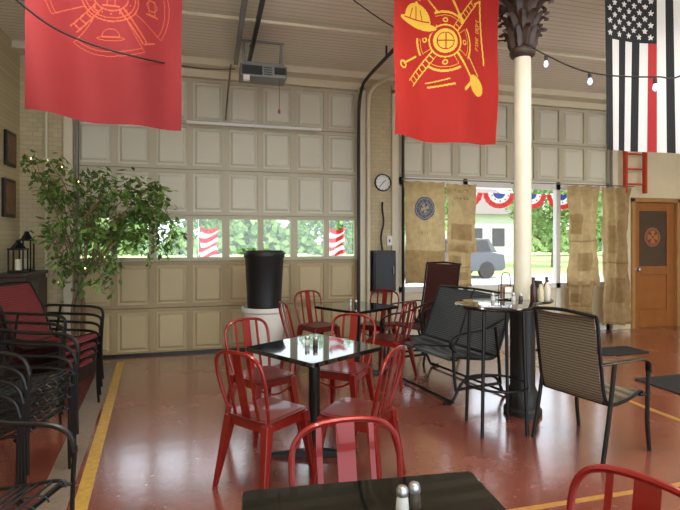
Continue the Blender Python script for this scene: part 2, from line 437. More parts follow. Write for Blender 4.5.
def f2(S,T,W,H):
    c=(W*.47,H*.53); g=np.zeros_like(S,bool)
    X=lambda x,y:(c[0]+x,c[1]+y)
    g|=ladder(S,T,X(-.29,-.36),X(.29,.36),.026,20,.005,.004)
    g|=seg(S,T,X(-.28,.38),X(.26,-.30),.009)
    g|=seg(S,T,X(-.20,.40),X(.32,-.24),.006)|seg(S,T,X(-.20,.40),X(-.26,.42),.006)
    ax=(ell(S,T,X(.30,-.32),.095,.062,-.85))&~ell(S,T,X(.35,-.24),.05,.03,-.85); g|=ax
    g|=seg(S,T,X(.22,-.32),X(.18,-.36),.014)
    inner=cross_mask(S,T,c,.24); g=np.where(inner,False,g).astype(bool)
    g|=cross_mask(S,T,c,.24)&~cross_mask(S,T,c,.222)
    g|=edge(cross_mask(S,T,c,.205),1)
    for a in range(4):
        t=a*math.pi/2; g|=ring(S,T,X(.165*math.cos(t),.165*math.sin(t)),.016,.005)
    g&=~disc(S,T,c,.13); g|=ring(S,T,c,.125,.006)|disc(S,T,c,.095)
    g&=~(seg(S,T,X(-.06,.0),X(.06,.0),.005)|seg(S,T,X(0,-.06),X(0,.06),.005)|ring(S,T,c,.065,.004))
    hz=ell(S,T,X(-.24,.15),.17,.15); g&=~hz
    h=(ell(S,T,X(-.24,.13),.12,.14)&(T>c[1]+.12))|ell(S,T,X(-.235,.11),.165,.036,-.14)|ell(S,T,X(-.24,.25),.02,.035); g|=h
    g&=~(seg(S,T,X(-.25,.14),X(-.25,.24),.005)|seg(S,T,X(-.36,.136),X(-.13,.136),.004)|seg(S,T,X(-.31,.14),X(-.285,.22),.004)|seg(S,T,X(-.19,.14),X(-.21,.22),.004))
    g|=seg(S,T,X(.04,.40),X(.13,.22),.010)|seg(S,T,X(.13,.22),X(.155,.17),.018)
    g|=seg(S,T,X(.35,.38),X(.39,-.14),.007)|seg(S,T,X(.35,.38),X(.30,.35),.007)
    g|=text(S,T,'FIRE DEPT',c[0]+.325,c[1]+.10,.034,1.50)
    g|=seg(S,T,X(-.36,-.22),X(-.24,-.14),.007)|ring(S,T,X(-.37,-.23),.026,.006)|seg(S,T,X(-.12,-.36),X(.08,-.33),.007)|seg(S,T,X(-.14,-.33),X(.04,-.29),.005)
    return g
def w2(S,T,W,H):
    k=1-T/H
    return .036*np.sin(S/W*11+1+T*.6)*(.45+k)+.012*np.sin(T*7+S*5), -.03*np.sin(S/W*math.pi)*k**2, 0*S
fl=cloth('hanging_flag',(1.36,3.566),(2.33,3.63),2.31,3.8,210,320,f2,[mFr2,mFy],w2)
tag(fl,'bright red flag with gold fire service emblem hanging from ceiling','flag')
def f3(S,T,W,H):
    st=np.floor(S/W*13).astype(int); o=np.where(st%2==0,0,1); o=np.where(st==6,2,o)
    uw=W*7/13; uz=H*.6
    un=(S<uw)&(T>uz); o=np.where(un,0,o)
    uh=H-uz
    for r_ in range(9):
        n=6 if r_%2==0 else 5
        for k in range(n):
            cy=uz+uh*((k+ .5)/6 if n==6 else (k+1)/6); cx=uw*(r_+1)/10
            x=S-cx;y=T-cy
            rr=np.hypot(x,y); a=np.arctan2(y,x)-math.pi/2
            q=np.mod(a+math.pi/5,2*math.pi/5)-math.pi/5
            rad=.027*(1-.60*np.abs(q)/(math.pi/5))
            o=np.where(rr<rad,1,o)
    return o
def w3(S,T,W,H):
    k=1-T/H
    return .03*np.sin(S/W*8+2)*(.4+k), .012*np.sin(S/W*5)*k, 0*S
fl=cloth('hanging_flag',(3.17,3.398),(4.15,3.353),2.245,3.80,180,260,f3,[mFb,mFw,mFred],w3)
tag(fl,'black and white striped flag with one red stripe and stars, hanging','flag')
for nm,p,q,z in (('flag_rod',(-1.08,3.21),(-.14,3.55),3.77),('flag_rod',(1.33,3.564),(2.36,3.633),3.81),('flag_rod',(3.14,3.4),(4.18,3.35),3.81)):
    b=MB(); b.tube([(p[0],p[1],z),(q[0],q[1],z)],.01)
    for w in(p,q): b.tube([(w[0],w[1],z),(w[0],w[1],3.85)],.004,6)
    tag(b.obj(nm,mBlack,smooth=True),'thin black rod holding a hanging flag','rod','flag rods')

# ================= RED CAFE CHAIR
def cafe_chair():
    r=root('cafe_chair','red metal bistro chair with slatted back','chair',group='red metal cafe chairs')
    b=MB(); b.prism(rrect(.37,.37,.06),.435,.455); b.prism(rrect(.33,.33,.05),.455,.458); b.obj('seat',mRedSeat,r,bevel=.006)
    b=MB()
    for sx in(-1,1): b.box((sx*.168,0,.415),(.012,.28,.05))
    for sy in(-1,1): b.box((0,sy*.168,.415),(.28,.012,.05))
    b.tube(cat([(-.16,.175,.40),(-.08,.185,.35),(0,.19,.335),(.08,.185,.35),(.16,.175,.40)],4),.008,6)
    b.obj('apron',mRed,r)
    for sx in(-1,1):
        for sy in(-1,1):
            b=MB(); tx,ty=sx*.155,sy*.155; bx,by=sx*.205,sy*(.205 if sy>0 else .235)
            def q(cx,cy,z,w): return [(cx-w,cy-w,z),(cx+w,cy-w,z),(cx+w,cy+w,z),(cx-w,cy+w,z)]
            b.hexa(q(bx,by,0.012,.013),q(tx,ty,.44,.03)); b.lathe([(.018,0),(.018,.014)],(bx,by,0),10)
            b.obj('leg',mRed,r,bevel=.006)
    b=MB()
    b.tube(cat([(-.165,-.15,.44),(-.185,-.185,.56),(-.2,-.22,.70),(-.185,-.24,.79),(-.12,-.25,.838),(0,-.255,.85),(.12,-.25,.838),(.185,-.24,.79),(.2,-.22,.70),(.185,-.185,.56),(.165,-.15,.44)],5),.0115,8)
    for x0,wd in((0,.034),(-.098,.010),(.098,.010)):
        ztop=.848 if x0==0 else .84
        pts=[(-.165,.44),(-.195,.56),(-.225,.70),(-.252,ztop)]
        for (y0,z0),(y1,z1) in zip(pts,pts[1:]):
            b.hexa([(x0-wd,y0-.003,z0),(x0+wd,y0-.003,z0),(x0+wd,y0+.003,z0),(x0-wd,y0+.003,z0)],
                   [(x0-wd,y1-.003,z1),(x0+wd,y1-.003,z1),(x0+wd,y1+.003,z1),(x0-wd,y1+.003,z1)])
    b.obj('backrest',mRed,r,smooth=True)
    return r
ch=cafe_chair()
P=[((.34,3.05),(.75,.6)),((.88,2.91),(-.72,.6)),((.40,3.88),(.45,-.85)),((1.06,3.92),(-.6,-.75)),
((.98,5.15),(.9,.1)),((1.30,5.95),(.4,-.9)),((1.86,4.98),(-.7,.7)),((2.02,5.84),(-.7,-.7)),
((.475,1.46),(0.02,-1)),((.91,.98),(-.93,-.36))]
first=True
for (x,y),(fx,fy) in P:
    if first: ch.location=(x,y,0); ch.rotation_euler=(0,0,face(fx,fy)); first=False
    else: dup(ch,(x,y,0),face(fx,fy))

# ================= TABLES
def sq_table(x,y,rz,side,h,label):
    r=root('cafe_table',label,'table',(x,y,0),rz,'black square cafe tables')
    b=MB(); b.prism(rrect(side,side,.02),h-.03,h); b.obj('table_top',mTop,r,bevel=.004)
    b=MB(); b.lathe([(.04,.03),(.04,h-.05),(.11,h-.045),(.11,h-.03)],seg=20); b.obj('pedestal',mBlack,r,smooth=True)
    b=MB()
    for a in range(4):
        t=a*math.pi/2+math.pi/4; d=Vector((math.cos(t),math.sin(t),0)); n=Vector((-d.y,d.x,0))
        b.hexa([d*.02+n*.035,d*.3+n*.025,d*.3-n*.025,d*.02-n*.035],[d*.02+n*.03+Vector((0,0,.05)),d*.3+n*.02+Vector((0,0,.022)),d*.3-n*.02+Vector((0,0,.022)),d*.02-n*.03+Vector((0,0,.05))])
    b.obj('base',mBlack,r,bevel=.004); return r
sq_table(.70,3.35,math.radians(32),.68,.76,'square black glossy pedestal table ringed by red chairs')
sq_table(1.589,5.3,math.radians(30),.68,.76,'square black pedestal table near the garage door')
sq_table(.42,1.09,math.radians(-4.7),.72,.76,'square black glossy table with salt and pepper shakers')

mPep=M('pepper_jar',(70,60,52),.2); mSalt=M('salt_jar',(206,206,200),.15)
def shaker(x,y,z,dark,label='small glass shaker with steel lid on the table',g='table shakers'):
    r=root('shaker',label,'shaker',(x,y,z),group=g)
    b=MB(); b.lathe([(.017,0),(.019,.004),(.017,.026),(.015,.042)],seg=14)
    b.obj('jar',mPep if dark else mSalt,r,smooth=True)
    b=MB(); b.lathe([(.016,.042),(.017,.044),(.017,.058),(.012,.066),(.004,.068)],seg=14); b.obj('lid',mSteel,r,smooth=True)
for a in [(.508,1.255,.76,0),(.548,1.265,.76,1),(.66,3.4,.76,0),(.71,3.36,.76,1),(1.53,5.32,.76,0),(1.58,5.28,.76,1)]: shaker(*a)

# ================= SLING CHAIRS
def sling_chair(name,label,cat_,w,H,msl,group=None,glider=False,flatarm=True,back=-.40,ff=.33,rf=-.37,tr=1.0,slats=False,fd=.29):
    r=root(name,label,cat_,group=group)
    prof=cat([(0,fd,.40),(0,fd-.04,.425),(0,.05,.39),(0,-.14,.375),(0,-.22,.43),(0,(-.25+back)/2+.01,.68),(0,back,H-.04),(0,back-.03,H)],6)
    def sl(x0,x1,nm):
        b=MB(); n=len(prof); vs=[]
        for dz in(0,1):
            for p in prof:
                for x in(x0,(x0*2+x1)/3,(x0+2*x1)/3,x1):
                    sag=-.012 if (x not in(x0,x1) and not dz) else 0
                    vs.append((x,p.y-.006*dz,p.z+sag-.012*dz))
        fs=[]
        for i in range(n-1):
            for k in range(3):
                a=i*4+k; fs.append((a,a+1,a+5,a+4)); a+=n*4; fs.append((a+4,a+5,a+1,a))
        b.add(vs,fs); b.obj(nm,msl,r,smooth=True)
    if slats:
        b=MB(); acc=0; last=prof[0]
        for p in prof[1:]:
            acc+=(p-last).length; last=p
            if acc>.035:
                acc=0; b.tube([(-w/2,p.y,p.z),(0,p.y,p.z-.006),(w/2,p.y,p.z)],.006,6)
        for x in(-w/4,-w/12,w/12,w/4): b.tube([(x,p.y,p.z-.004) for p in prof],.004,6)
        b.obj('wire_mesh_seat',mSlat,r,smooth=True)
    elif w>.9: sl(-w/2+.02,-.012,'sling_seat'); sl(.012,w/2-.02,'sling_seat')
    else: sl(-w/2+.02,w/2-.02,'sling_seat')
    b=MB()
    xs=[-w/2,w/2]+([0] if w>.9 else [])
    for x in xs: b.tube([(x,p.y,p.z) for p in prof],.013*tr,8)
    b.tube([(-w/2,fd-.03,.40),(w/2,fd-.03,.40)],.012*tr); b.tube([(-w/2,-.2,.39),(w/2,-.2,.39)],.012*tr)
    b.tube(cat([(-w/2,back-.03,H),(-w/4,back-.035,H+.012),(0,back-.036,H+.018),(w/4,back-.035,H+.012),(w/2,back-.03,H)],4),.013*tr)
    b.obj('frame',mBlack,r,smooth=True)
    fa=fd+.02
    for sx in(-1,1):
        x=sx*w/2; xo=sx*(w/2+.03)
        b=MB(); yb=-.25+(back+.25)*.42
        if glider: pts=cat([(x,yb-.05,.76),(xo,yb+.04,.75),(xo,.0,.66),(xo,.18,.65),(xo,.32,.61),(xo,.36,.54),(xo,.31,.48)],5)
        elif slats: pts=cat([(x,yb,.66),(xo,yb+.08,.69),(xo,.0,.665),(xo,fa-.12,.66),(xo,fa-.03,.62),(xo,fa,.54)],5)
        else: pts=cat([(x,yb,.66),(xo,yb+.08,.67),(xo,.0,.665),(xo,fa-.09,.66),(xo,fa-.01,.63),(xo,fa,.56)],5)
        b.tube(pts,.018*tr,8,flat=(.55,1.3) if flatarm else (1,1)); b.obj('armrest',mBlack,r,smooth=True)
        if not glider:
            b=MB(); b.tube(cat([(xo,fa,.57),(xo,fa-.01,.42),(xo,fa-.015,.2),(xo,ff,0.0)],5),[.014*tr]*16,8,flat=(1,1.2)); b.tube([(x,fd-.03,.40),(xo,fa-.01,.40)],.012*tr); b.obj('leg',mBlack,r,smooth=True)
            b=MB(); b.tube(cat([(xo,-.16,.665),(xo,-.2,.42),(xo,(-.2+rf)/2,.2),(xo,rf,0.0)],5),[.014*tr]*16,8,flat=(1,1.2)); b.tube([(x,-.2,.40),(xo,-.2,.40)],.012*tr); b.obj('leg',mBlack,r,smooth=True)
        else:
            b=MB(); b.tube(cat([(xo,.33,.57),(xo,.32,.3),(xo,.30,.14)],5),.015); b.tube([(x,.26,.40),(xo,.32,.40)],.012)
            b.tube(cat([(xo,-.16,.68),(xo,-.2,.4),(xo,-.22,.14)],5),.015); b.tube([(xo,.31,.14),(xo,-.23,.14)],.015); b.obj('side_frame',mBlack,r,smooth=True)
            b=MB(); b.tube(cat([(xo*.93,.40,.015),(xo*.93,.3,.03),(xo*.93,.18,.19),(xo*.93,0,.21),(xo*.93,-.2,.19),(xo*.93,-.3,.03),(xo*.93,-.40,.015)],5),.015)
            b.obj('base_rail',mBlack,r,smooth=True)
    if glider:
        b=MB(); b.tube([(-w/2-.03,.33,.028),(w/2+.03,.33,.028)],.013); b.tube([(-w/2-.03,-.33,.028),(w/2+.03,-.33,.028)],.013); b.obj('base_bar',mBlack,r,smooth=True)
    return r
s=sling_chair('patio_armchair','black framed patio armchair with woven beige sling','chair',.50,.99,mSlingBe,back=-.30,ff=.24,rf=-.29,fd=.21)
s.location=(2.73,3.04,0); s.rotation_euler=(0,0,face(.93,.22))
s=sling_chair('glider_bench','black double patio glider with mottled grey mesh seats','bench',1.22,.95,mSlingGl,glider=True,back=-.42,fd=.33)
s.location=(2.34,4.72,0); s.rotation_euler=(0,0,face(-.985,-.17))
s=sling_chair('patio_armchair','dark patio armchair with reddish brown sling by the wall','chair',.56,1.18,mSlingBr)
s.location=(2.66,5.88,0); s.rotation_euler=(0,0,face(-.9,-.4))
s=sling_chair('stacking_armchair','stacked black armchair with maroon sling along the wall','chair',.46,.88,mSlingRd,'stacked maroon armchairs',flatarm=False,back=-.42,tr=.7,fd=.24,ff=.26,rf=-.32)
rz=face(.93,-.36); s.location=(-1.33,4.80,0); s.rotation_euler=(0,0,rz)
for i in range(1,4): dup(s,(-1.33+.015*i*.88,4.80-.015*i*.45,.075*i),rz)
s=sling_chair('stacking_armchair','stacked black metal armchair with open wire mesh seat','chair',.50,.84,mSlingBk,'stacked black wire armchairs',flatarm=False,back=-.34,tr=.66,ff=.3,rf=-.3,slats=True)
rz=face(.97,-.2); s.location=(-1.24,3.35,0); s.rotation_euler=(0,0,rz)
for i in range(1,4): dup(s,(-1.24+.015*i,3.35,.075*i),rz)
dup(s,(-.97,2.28,0),face(.95,-.3),'single black metal armchair with open wire mesh seat')

# ================= COLUMN
cx,cy=2.63,3.73
r=root('column','cream iron column with ornate brown capital and black wrapped base','column',(cx,cy,0))
b=MB(); b.lathe([(.075,.95),(.075,1.0),(.072,2.9),(.07,3.12)],seg=28); b.obj('shaft',mPole,r,smooth=True)
b=MB(); b.lathe([(.16,0),(.16,.04),(.14,.06),(.14,.16),(.12,.2),(.105,.24),(.105,.9),(.11,.93),(.08,.96)],seg=28); b.obj('base',mBlackPl,r,smooth=True)
b=MB(); b.lathe([(.075,3.08),(.10,3.10),(.11,3.13),(.10,3.16),(.085,3.18),(.09,3.35),(.12,3.5),(.16,3.6),(.17,3.62)],seg=28)
b.box((0,0,3.66),(.46,.46,.06)); b.box((0,0,3.71),(.52,.52,.04)); b.box((0,0,3.79),(.4,.4,.12))
for ring_,(zb,hh,n,ph,out) in enumerate([(3.15,.17,10,0,.06),(3.24,.20,10,math.pi/10,.085),(3.36,.2,10,0,.11)]):
    for k in range(n):
        a=ph+2*math.pi*k/n; d=Vector((math.cos(a),math.sin(a),0)); t=Vector((-d.y,d.x,0))
        pr=[(.09,0,.016),(.11,.25,.034),(.112,.45,.028),(.118,.6,.038),(.125+out*.2,.82,.030),(.12+out*.7,1.0,.024),(.13+out,.92,.012),(.12+out,.82,.006)]
        vs=[]
        for bk in(0,.012):
            for rad,h,wd in pr:
                for s_,dd in((-1,-.012),(0,.014),(1,-.012)): vs.append(d*(rad+dd-bk)+t*s_*wd+Vector((0,0,zb+hh*h)))
        fs=[]
        for i in range(7):
            for j in range(2):
                q=i*3+j; fs.append((q,q+1,q+4,q+3)); q+=24; fs.append((q+3,q+4,q+1,q))
        b.add(vs,fs)
for k in range(4):
    a=math.pi/4+k*math.pi/2; d=Vector((math.cos(a),math.sin(a),0))
    pts=[]
    for j in range(14):
        th=j*.5; rr=.06*(1-j/16); pts.append(d*(.22+rr*math.cos(th))+Vector((0,0,3.57+rr*math.sin(th))))
    b.tube(pts,.016,6)
b.obj('capital',mBrownIron,r,smooth=True)
def annulus(b,r0,r1,z0,z1,seg_=40):
    vs=[];fs=[]
    for k in range(seg_):
        a=2*math.pi*k/seg_; c_,s_=math.cos(a),math.sin(a)
        for rad,z in((r0,z0),(r1-.01,z0),(r1,z0+.01),(r1,z1-.007),(r1-.005,z1),(r0,z1)): vs.append((rad*c_,rad*s_,z))
    for k in range(seg_):
        l=(k+1)%seg_
        for j in range(6): fs.append((k*6+j,l*6+j,l*6+(j+1)%6,k*6+(j+1)%6))
    b.add(vs,fs)
r=root('column_shelf','small round black shelf fitted around the column','shelf',(cx,cy,0))
b=MB(); annulus(b,.08,.25,.967,.99); b.obj('shelf_top',mTop,r,smooth=True)
tx,ty=2.20,3.47
r=root('bar_table','tall round black glossy bar table beside the column','table',(tx,ty,0))
b=MB(); b.lathe([(.30,.965),(.315,.975),(.32,.985),(.315,.995),(.30,.998)],seg=40); b.obj('table_top',mTop,r,smooth=True)
for k in range(4):
    a=math.radians(215+90*k); b=MB(); b.tube([(.22*math.cos(a),.22*math.sin(a),.965),(.25*math.cos(a),.25*math.sin(a),0)],.014,8); b.obj('leg',mBlack,r,smooth=True)
b=MB(); b.tube([(.242*math.cos(2*math.pi*k/32),.242*math.sin(2*math.pi*k/32),.36) for k in range(32)],.01,8,closed=True); b.obj('foot_ring',mBlack,r,smooth=True)
z=.99
for dx,dy,dk in((-.17,-.12,0),(-.13,-.16,1)): shaker(cx+dx,cy+dy,z,dk,'small glass shaker with steel lid on the column shelf')
shaker(tx+.05,ty+.12,.998,0,'small glass shaker with steel lid on the tall table')
def bottle(x,y,z,col,h,label):
    r=root('condiment_bottle',label,'bottle',(x,y,z),group='condiment bottles')
    b=MB(); b.lathe([(.024,0),(.026,.01),(.026,h*.6),(.011,h*.8),(.011,h*.9)],seg=16); b.obj('bottle_body',M('bottle_'+label[:4],col,.2),r,smooth=True)
    b=MB(); b.lathe([(.013,h*.9),(.013,h)],seg=12); b.obj('cap',mBlackPl,r,smooth=True)
bottle(cx-.03,cy-.19,z,(60,30,20),.2,'brown glass sauce bottle with black cap'); bottle(cx+.04,cy-.19,z,(190,180,150),.16,'pale squeeze bottle with black cap')
bottle(cx+.19,cy-.07,z,(120,30,20),.19,'red sauce bottle with black cap'); bottle(cx+.15,cy-.13,z,(206,200,186),.17,'white squeeze bottle with black cap')
r=root('condiment_caddy','black wire caddy holding packets on the column shelf','caddy',(cx-.165,cy+.0,z),1.4)
b=MB()
for h in(.01,.06,.12): b.tube([(-.06,-.04,h),(.06,-.04,h),(.06,.04,h),(-.06,.04,h)],.003,6,closed=True)
for x in(-.06,0,.06):
    for y in(-.04,.04): b.tube([(x,y,.0),(x,y,.12)],.003,6)
b.tube(cat([(0,-.04,.12),(0,-.03,.22),(0,.03,.22),(0,.04,.12)],4),.004,6)
b.obj('wire_frame',mBlack,r)
b=MB()
for i in range(6): b.box((-.045+.018*i,0,.06),(.012,.06,.09+.006*(i%3)),m=i%3)
b.obj('packets',[mWhite,M('pk_y',(220,200,120),.6),M('pk_p',(200,120,130),.6)],r)
r=root('napkin_dispenser','black napkin dispenser with steel face on the shelf','dispenser',(cx+.165,cy+.05,z),.4)
b=MB(); b.prism(rrect(.09,.10,.02),0,.15); b.obj('housing',mBlackPl,r,bevel=.005)
b=MB(); b.box((0,-.052,.08),(.06,.006,.1)); b.obj('face_plate',mSteel,r)

# ================= BINS
r=root('waste_bin','white plastic waste bin with tapered sides','bin',(.64,6.05,0))
b=MB(); b.lathe([(.2,0),(.21,.02),(.25,.62),(.275,.64),(.275,.69),(.262,.69),(.245,.62),(.2,.05)],seg=28); b.obj('bin_body',mWhite,r,smooth=True)
r=root('waste_bin','black plastic bucket bin nested in the white bin','bin',(.64,6.05,.50))
b=MB(); b.lathe([(.20,0),(.205,.2),(.21,.3),(.235,.78),(.25,.8),(.25,.85),(.235,.87),(.23,.86),(.21,.3),(.18,.03)],seg=28); b.obj('bin_body',mBlackPl,r,smooth=True)
b=MB(); b.tube([(.258*math.cos(2*math.pi*k/28),.258*math.sin(2*math.pi*k/28),.84) for k in range(28)],.008,6,closed=True); b.obj('rim',mBlackPl,r,smooth=True)

# ================= CLOCK
r=root('wall_clock','small round wall clock with white face','clock',(2.44,6.8,2.34))
def ry(o): o.rotation_euler=(math.pi/2,0,0); return o
b=MB(); b.lathe([(.125,0),(.13,.02),(.125,.035),(.112,.035),(.112,.012)],seg=32); ry(b.obj('rim',mBlack,r,smooth=True))
b=MB(); b.lathe([(.112,.005),(.112,.014)],seg=32); ry(b.obj('dial',mWhite,r))
for k in range(12):
    b=MB(); a=k*math.pi/6; b.box((.095*math.sin(a),-.016,.095*math.cos(a)),(.006,.003,.016),R=Matrix.Rotation(a,3,'Y')); b.obj('hour_mark',mBlack,r)
for a,l in((.9,.06),(-2.5,.085)):
    b=MB(); b.box((math.sin(a)*l/2,-.02,math.cos(a)*l/2),(.008,.003,l),R=Matrix.Rotation(a,3,'Y')); b.obj('clock_hand',mBlack,r)
b=MB(); b.tube(cat([(2.2,6.73,.0),(2.2,6.73,1.2),(2.2,6.73,2.6),(2.2,6.73,3.45),(2.24,6.66,3.66),(2.35,6.45,3.74),(2.5,6.0,3.76),(2.6,5.0,3.77),(2.62,4.2,3.77)],6),.03,10)
tag(b.obj('conduit_pipe',mCream,smooth=True),'cream painted pipe rising up the pier and along ceiling','pipe')
b=MB(); b.tube(cat([(-1.95,6.76,0),(-1.95,6.76,2),(-1.95,6.76,3.75)],3),.016,8)
for z_ in(.5,1.5,2.5,3.4): b.box((-1.95,6.78,z_),(.07,.03,.03))
tag(b.obj('conduit_pipe',mCream,smooth=True),'thin cream electrical conduit on the brick pier','pipe')
r=root('utility_box','black wall mounted utility cabinet with hose above','cabinet',(2.42,6.8,.75))
b=MB(); b.bb(-.17,.17,-.16,0,0,.6); b.obj('body',mBlackPl,r,bevel=.01)
b=MB(); b.bb(-.15,.15,-.175,-.16,.03,.57); b.obj('cabinet_door',mBlack,r,bevel=.006)
b=MB(); b.tube([(.12,-.175,.25),(.12,-.2,.27),(.12,-.2,.35),(.12,-.175,.37)],.007,6); b.obj('handle',mSteel,r)
b=MB(); b.tube(cat([(0,-.06,.6),(-.02,-.05,.8),(.02,-.05,1.0),(0,-.05,1.2),(.01,-.03,1.3)],5),.014,8); b.obj('hose',mBlack,r,smooth=True)
b=MB(); b.bb(2.5,2.58,6.77,6.8,1.42,1.56); b.bb(2.53,2.55,6.76,6.77,1.47,1.51,1)
tag(b.obj('switch_plate',[mWhite,mBlack]),'small light switch plate on the pier','switch')

# ================= DOOR TRACKS / OPENER
mTrackD=M('track_dark',(58,56,52),.5,.5)
def track(x,mt):
    b=MB(); p=cat([(x,6.74,.05),(x,6.74,1.5),(x,6.74,3.0),(x,6.72,3.4),(x,6.6,3.62),(x,6.35,3.70),(x,5.5,3.71),(x,4.2,3.72),(x,2.6,3.73)],5)
    b.tube(p,.024,6)
    for y in(5.6,4.4,3.2): b.box((x,y,3.78),(.02,.02,.14))
    tag(b.obj('door_track',mt,smooth=False),'steel curved garage door track','track','garage door tracks')
for x,mt in((-1.60,mGalv),(2.06,mTrackD),(2.74,mTrackD),(6.44,mGalv)): track(x,mt)
r=root('garage_opener','metal garage door opener hanging from the ceiling','opener',(.6,5.85,3.38)); OP=r
b=MB(); b.bb(-.27,.27,-.15,.15,0,.15); b.bb(-.24,.24,-.13,.13,.15,.18); b.obj('motor_housing',mGalv,r,bevel=.015)
b=MB(); b.bb(-.25,-.02,-.17,-.15,.02,.12); b.bb(.12,.25,-.16,-.15,.04,.12)
for k in range(4): b.bb(.0,.09,-.156,-.15,.03+.025*k,.04+.025*k)
b.obj('cover_panel',mBlackPl,r,bevel=.003)
b=MB()
for x in(-.22,.22): b.box((x,0,.31),(.03,.01,.3)); b.box((x,.05,.31),(.03,.01,.36),R=Matrix.Rotation(.35,3,'X'))
b.box((0,0,.46),(.5,.03,.02)); b.obj('hanger_bracket',mGalv,r)
b=MB(); b.box((-.2,-.16,-.03),(.07,.05,.06)); b.obj('lamp_lens',mWhite,r)
b=MB(); b.tube([(.18,-.12,0),(.18,-.12,-.35)],.003,6); b.lathe([(.012,-.40),(.016,-.37),(.006,-.35)],(.18,-.12,0),10); b.obj('release_cord',mRed,r)
for x,w,m_ in((.31,.05,mGalv),(.47,.04,mBlack)):
    b=MB(); b.bb(x-w/2,x+w/2,2.8,6.3,3.70,3.76)
    for y in(3.2,4.6,6.0): b.box((x,y,3.80),(.02,.03,.1))
    b.obj('opener_rail',m_,OP,loc=(-.6,-5.85,-3.38))
b=MB(); b.tube([(.25,6.3,3.70),(.22,6.55,3.4),(.2,6.80,3.12)],.012,6); b.obj('opener_arm',mGalv,OP,loc=(-.6,-5.85,-3.38))
b=MB(); b.tube([(-.3,6.70,3.04),(1.5,6.70,3.04)],.022,12)
for x in(-.25,.6,1.45): b.box((x,6.77,3.04),(.04,.12,.03))
tag(b.obj('door_strut',M('strut_white',(240,240,236),.3,var=.02),smooth=True),'white strengthening bar across the garage door','bar')
b=MB(); b.tube([(-2.2,5.2,3.8),(8.5,5.2,3.8)],.02,8); tag(b.obj('conduit_pipe',mCream,smooth=True),'thin cream conduit across the ceiling boards','pipe')

mFillTube=M('added_fill_tube',(255,248,232),.4,var=0,emis=3)  # glow for the tubes of the added fill fixtures
for i,(x,y) in enumerate(((-.9,2.6),(1.3,2.5),(3.7,2.3),(6.1,3.2),(1.2,-.8),(5.0,0.2))):  # added fixtures outside the view, put in to fill the room with light
    r=root('added_fill_fixture','added out of view fill light built as a white two tube fixture','light',(x,y,3.38),group='added fill light fixtures')
    b=MB(); b.bb(-.62,.62,-.12,.12,.06,.13); b.obj('housing',mWhite,r)
    b=MB()
    for sx in(-.5,.5): b.tube([(sx,0,.13),(sx,0,.47)],.004,6)
    b.obj('hanging_wire',mSteel,r)
    for sy in(-.07,.07):
        b=MB(); b.tube([(-.58,sy,.03),(.58,sy,.03)],.018,10); b.obj('fill_tube',mFillTube,r)
    for nm,zz,en,rx in(('added_fill_down',-.03,34,0),('added_fill_up',.15,32,math.pi)):  # added area lamps: one fills the room below, one brightens the ceiling
        L=bpy.data.lights.new(nm,'AREA'); L.shape='RECTANGLE'; L.size=1.2; L.size_y=.25; L.energy=en; L.color=(1,.96,.88)
        lo=bpy.data.objects.new(nm,L); C.objects.link(lo); lo.location=(0,0,zz); lo.rotation_euler=(rx,0,0); lo.parent=r

# ================= STRING LIGHTS
mCable=M('black_cable',(20,20,20),.6); mBulb=M('bulb_glow',(190,208,255),.2,var=0,emis=1.2)
def stringlight(pts,bulbs,label):
    r=root('string_light' if bulbs else 'hanging_cable',label,'string light' if bulbs else 'cable',(0,0,0))
    b=MB(); b.tube(cat(pts,8),.006,6); b.obj('cable',mCable,r,smooth=True)
    for (x,y,z) in bulbs:
        b=MB(); b.lathe([(.012,0),(.014,-.01),(.014,-.04),(.01,-.045)][::-1],(x,y,z),10); b.obj('socket',mCable,r)
        b=MB(); b.lathe([(.003,-.10),(.014,-.092),(.019,-.075),(.015,-.055),(.009,-.04)],(x,y,z),12); b.obj('bulb',mBulb,r,smooth=True)
stringlight([(2.55,3.67,3.22),(2.71,3.525,3.045),(2.916,3.264,2.83),(3.24,2.97,2.73),(3.45,2.8,2.76),(4.2,2.0,3.3)],[(2.71,3.525,3.04),(2.916,3.264,2.83),(3.24,2.97,2.72),(3.6,2.65,2.83)],'black cable string light with clear round bulbs near column')
stringlight([(-1.2,2.3,2.9),(-.923,2.727,2.68),(-.72,2.98,2.611),(-.374,3.357,2.655),(-.05,4.4,2.98),(.276,5.72,3.45)],[],'plain black cable draped below the ceiling')
stringlight([(1.35,4.6,3.84),(1.8,4.4,3.5),(2.3,4.0,3.3),(2.56,3.78,3.26)],[],'black cable from the ceiling to the column')

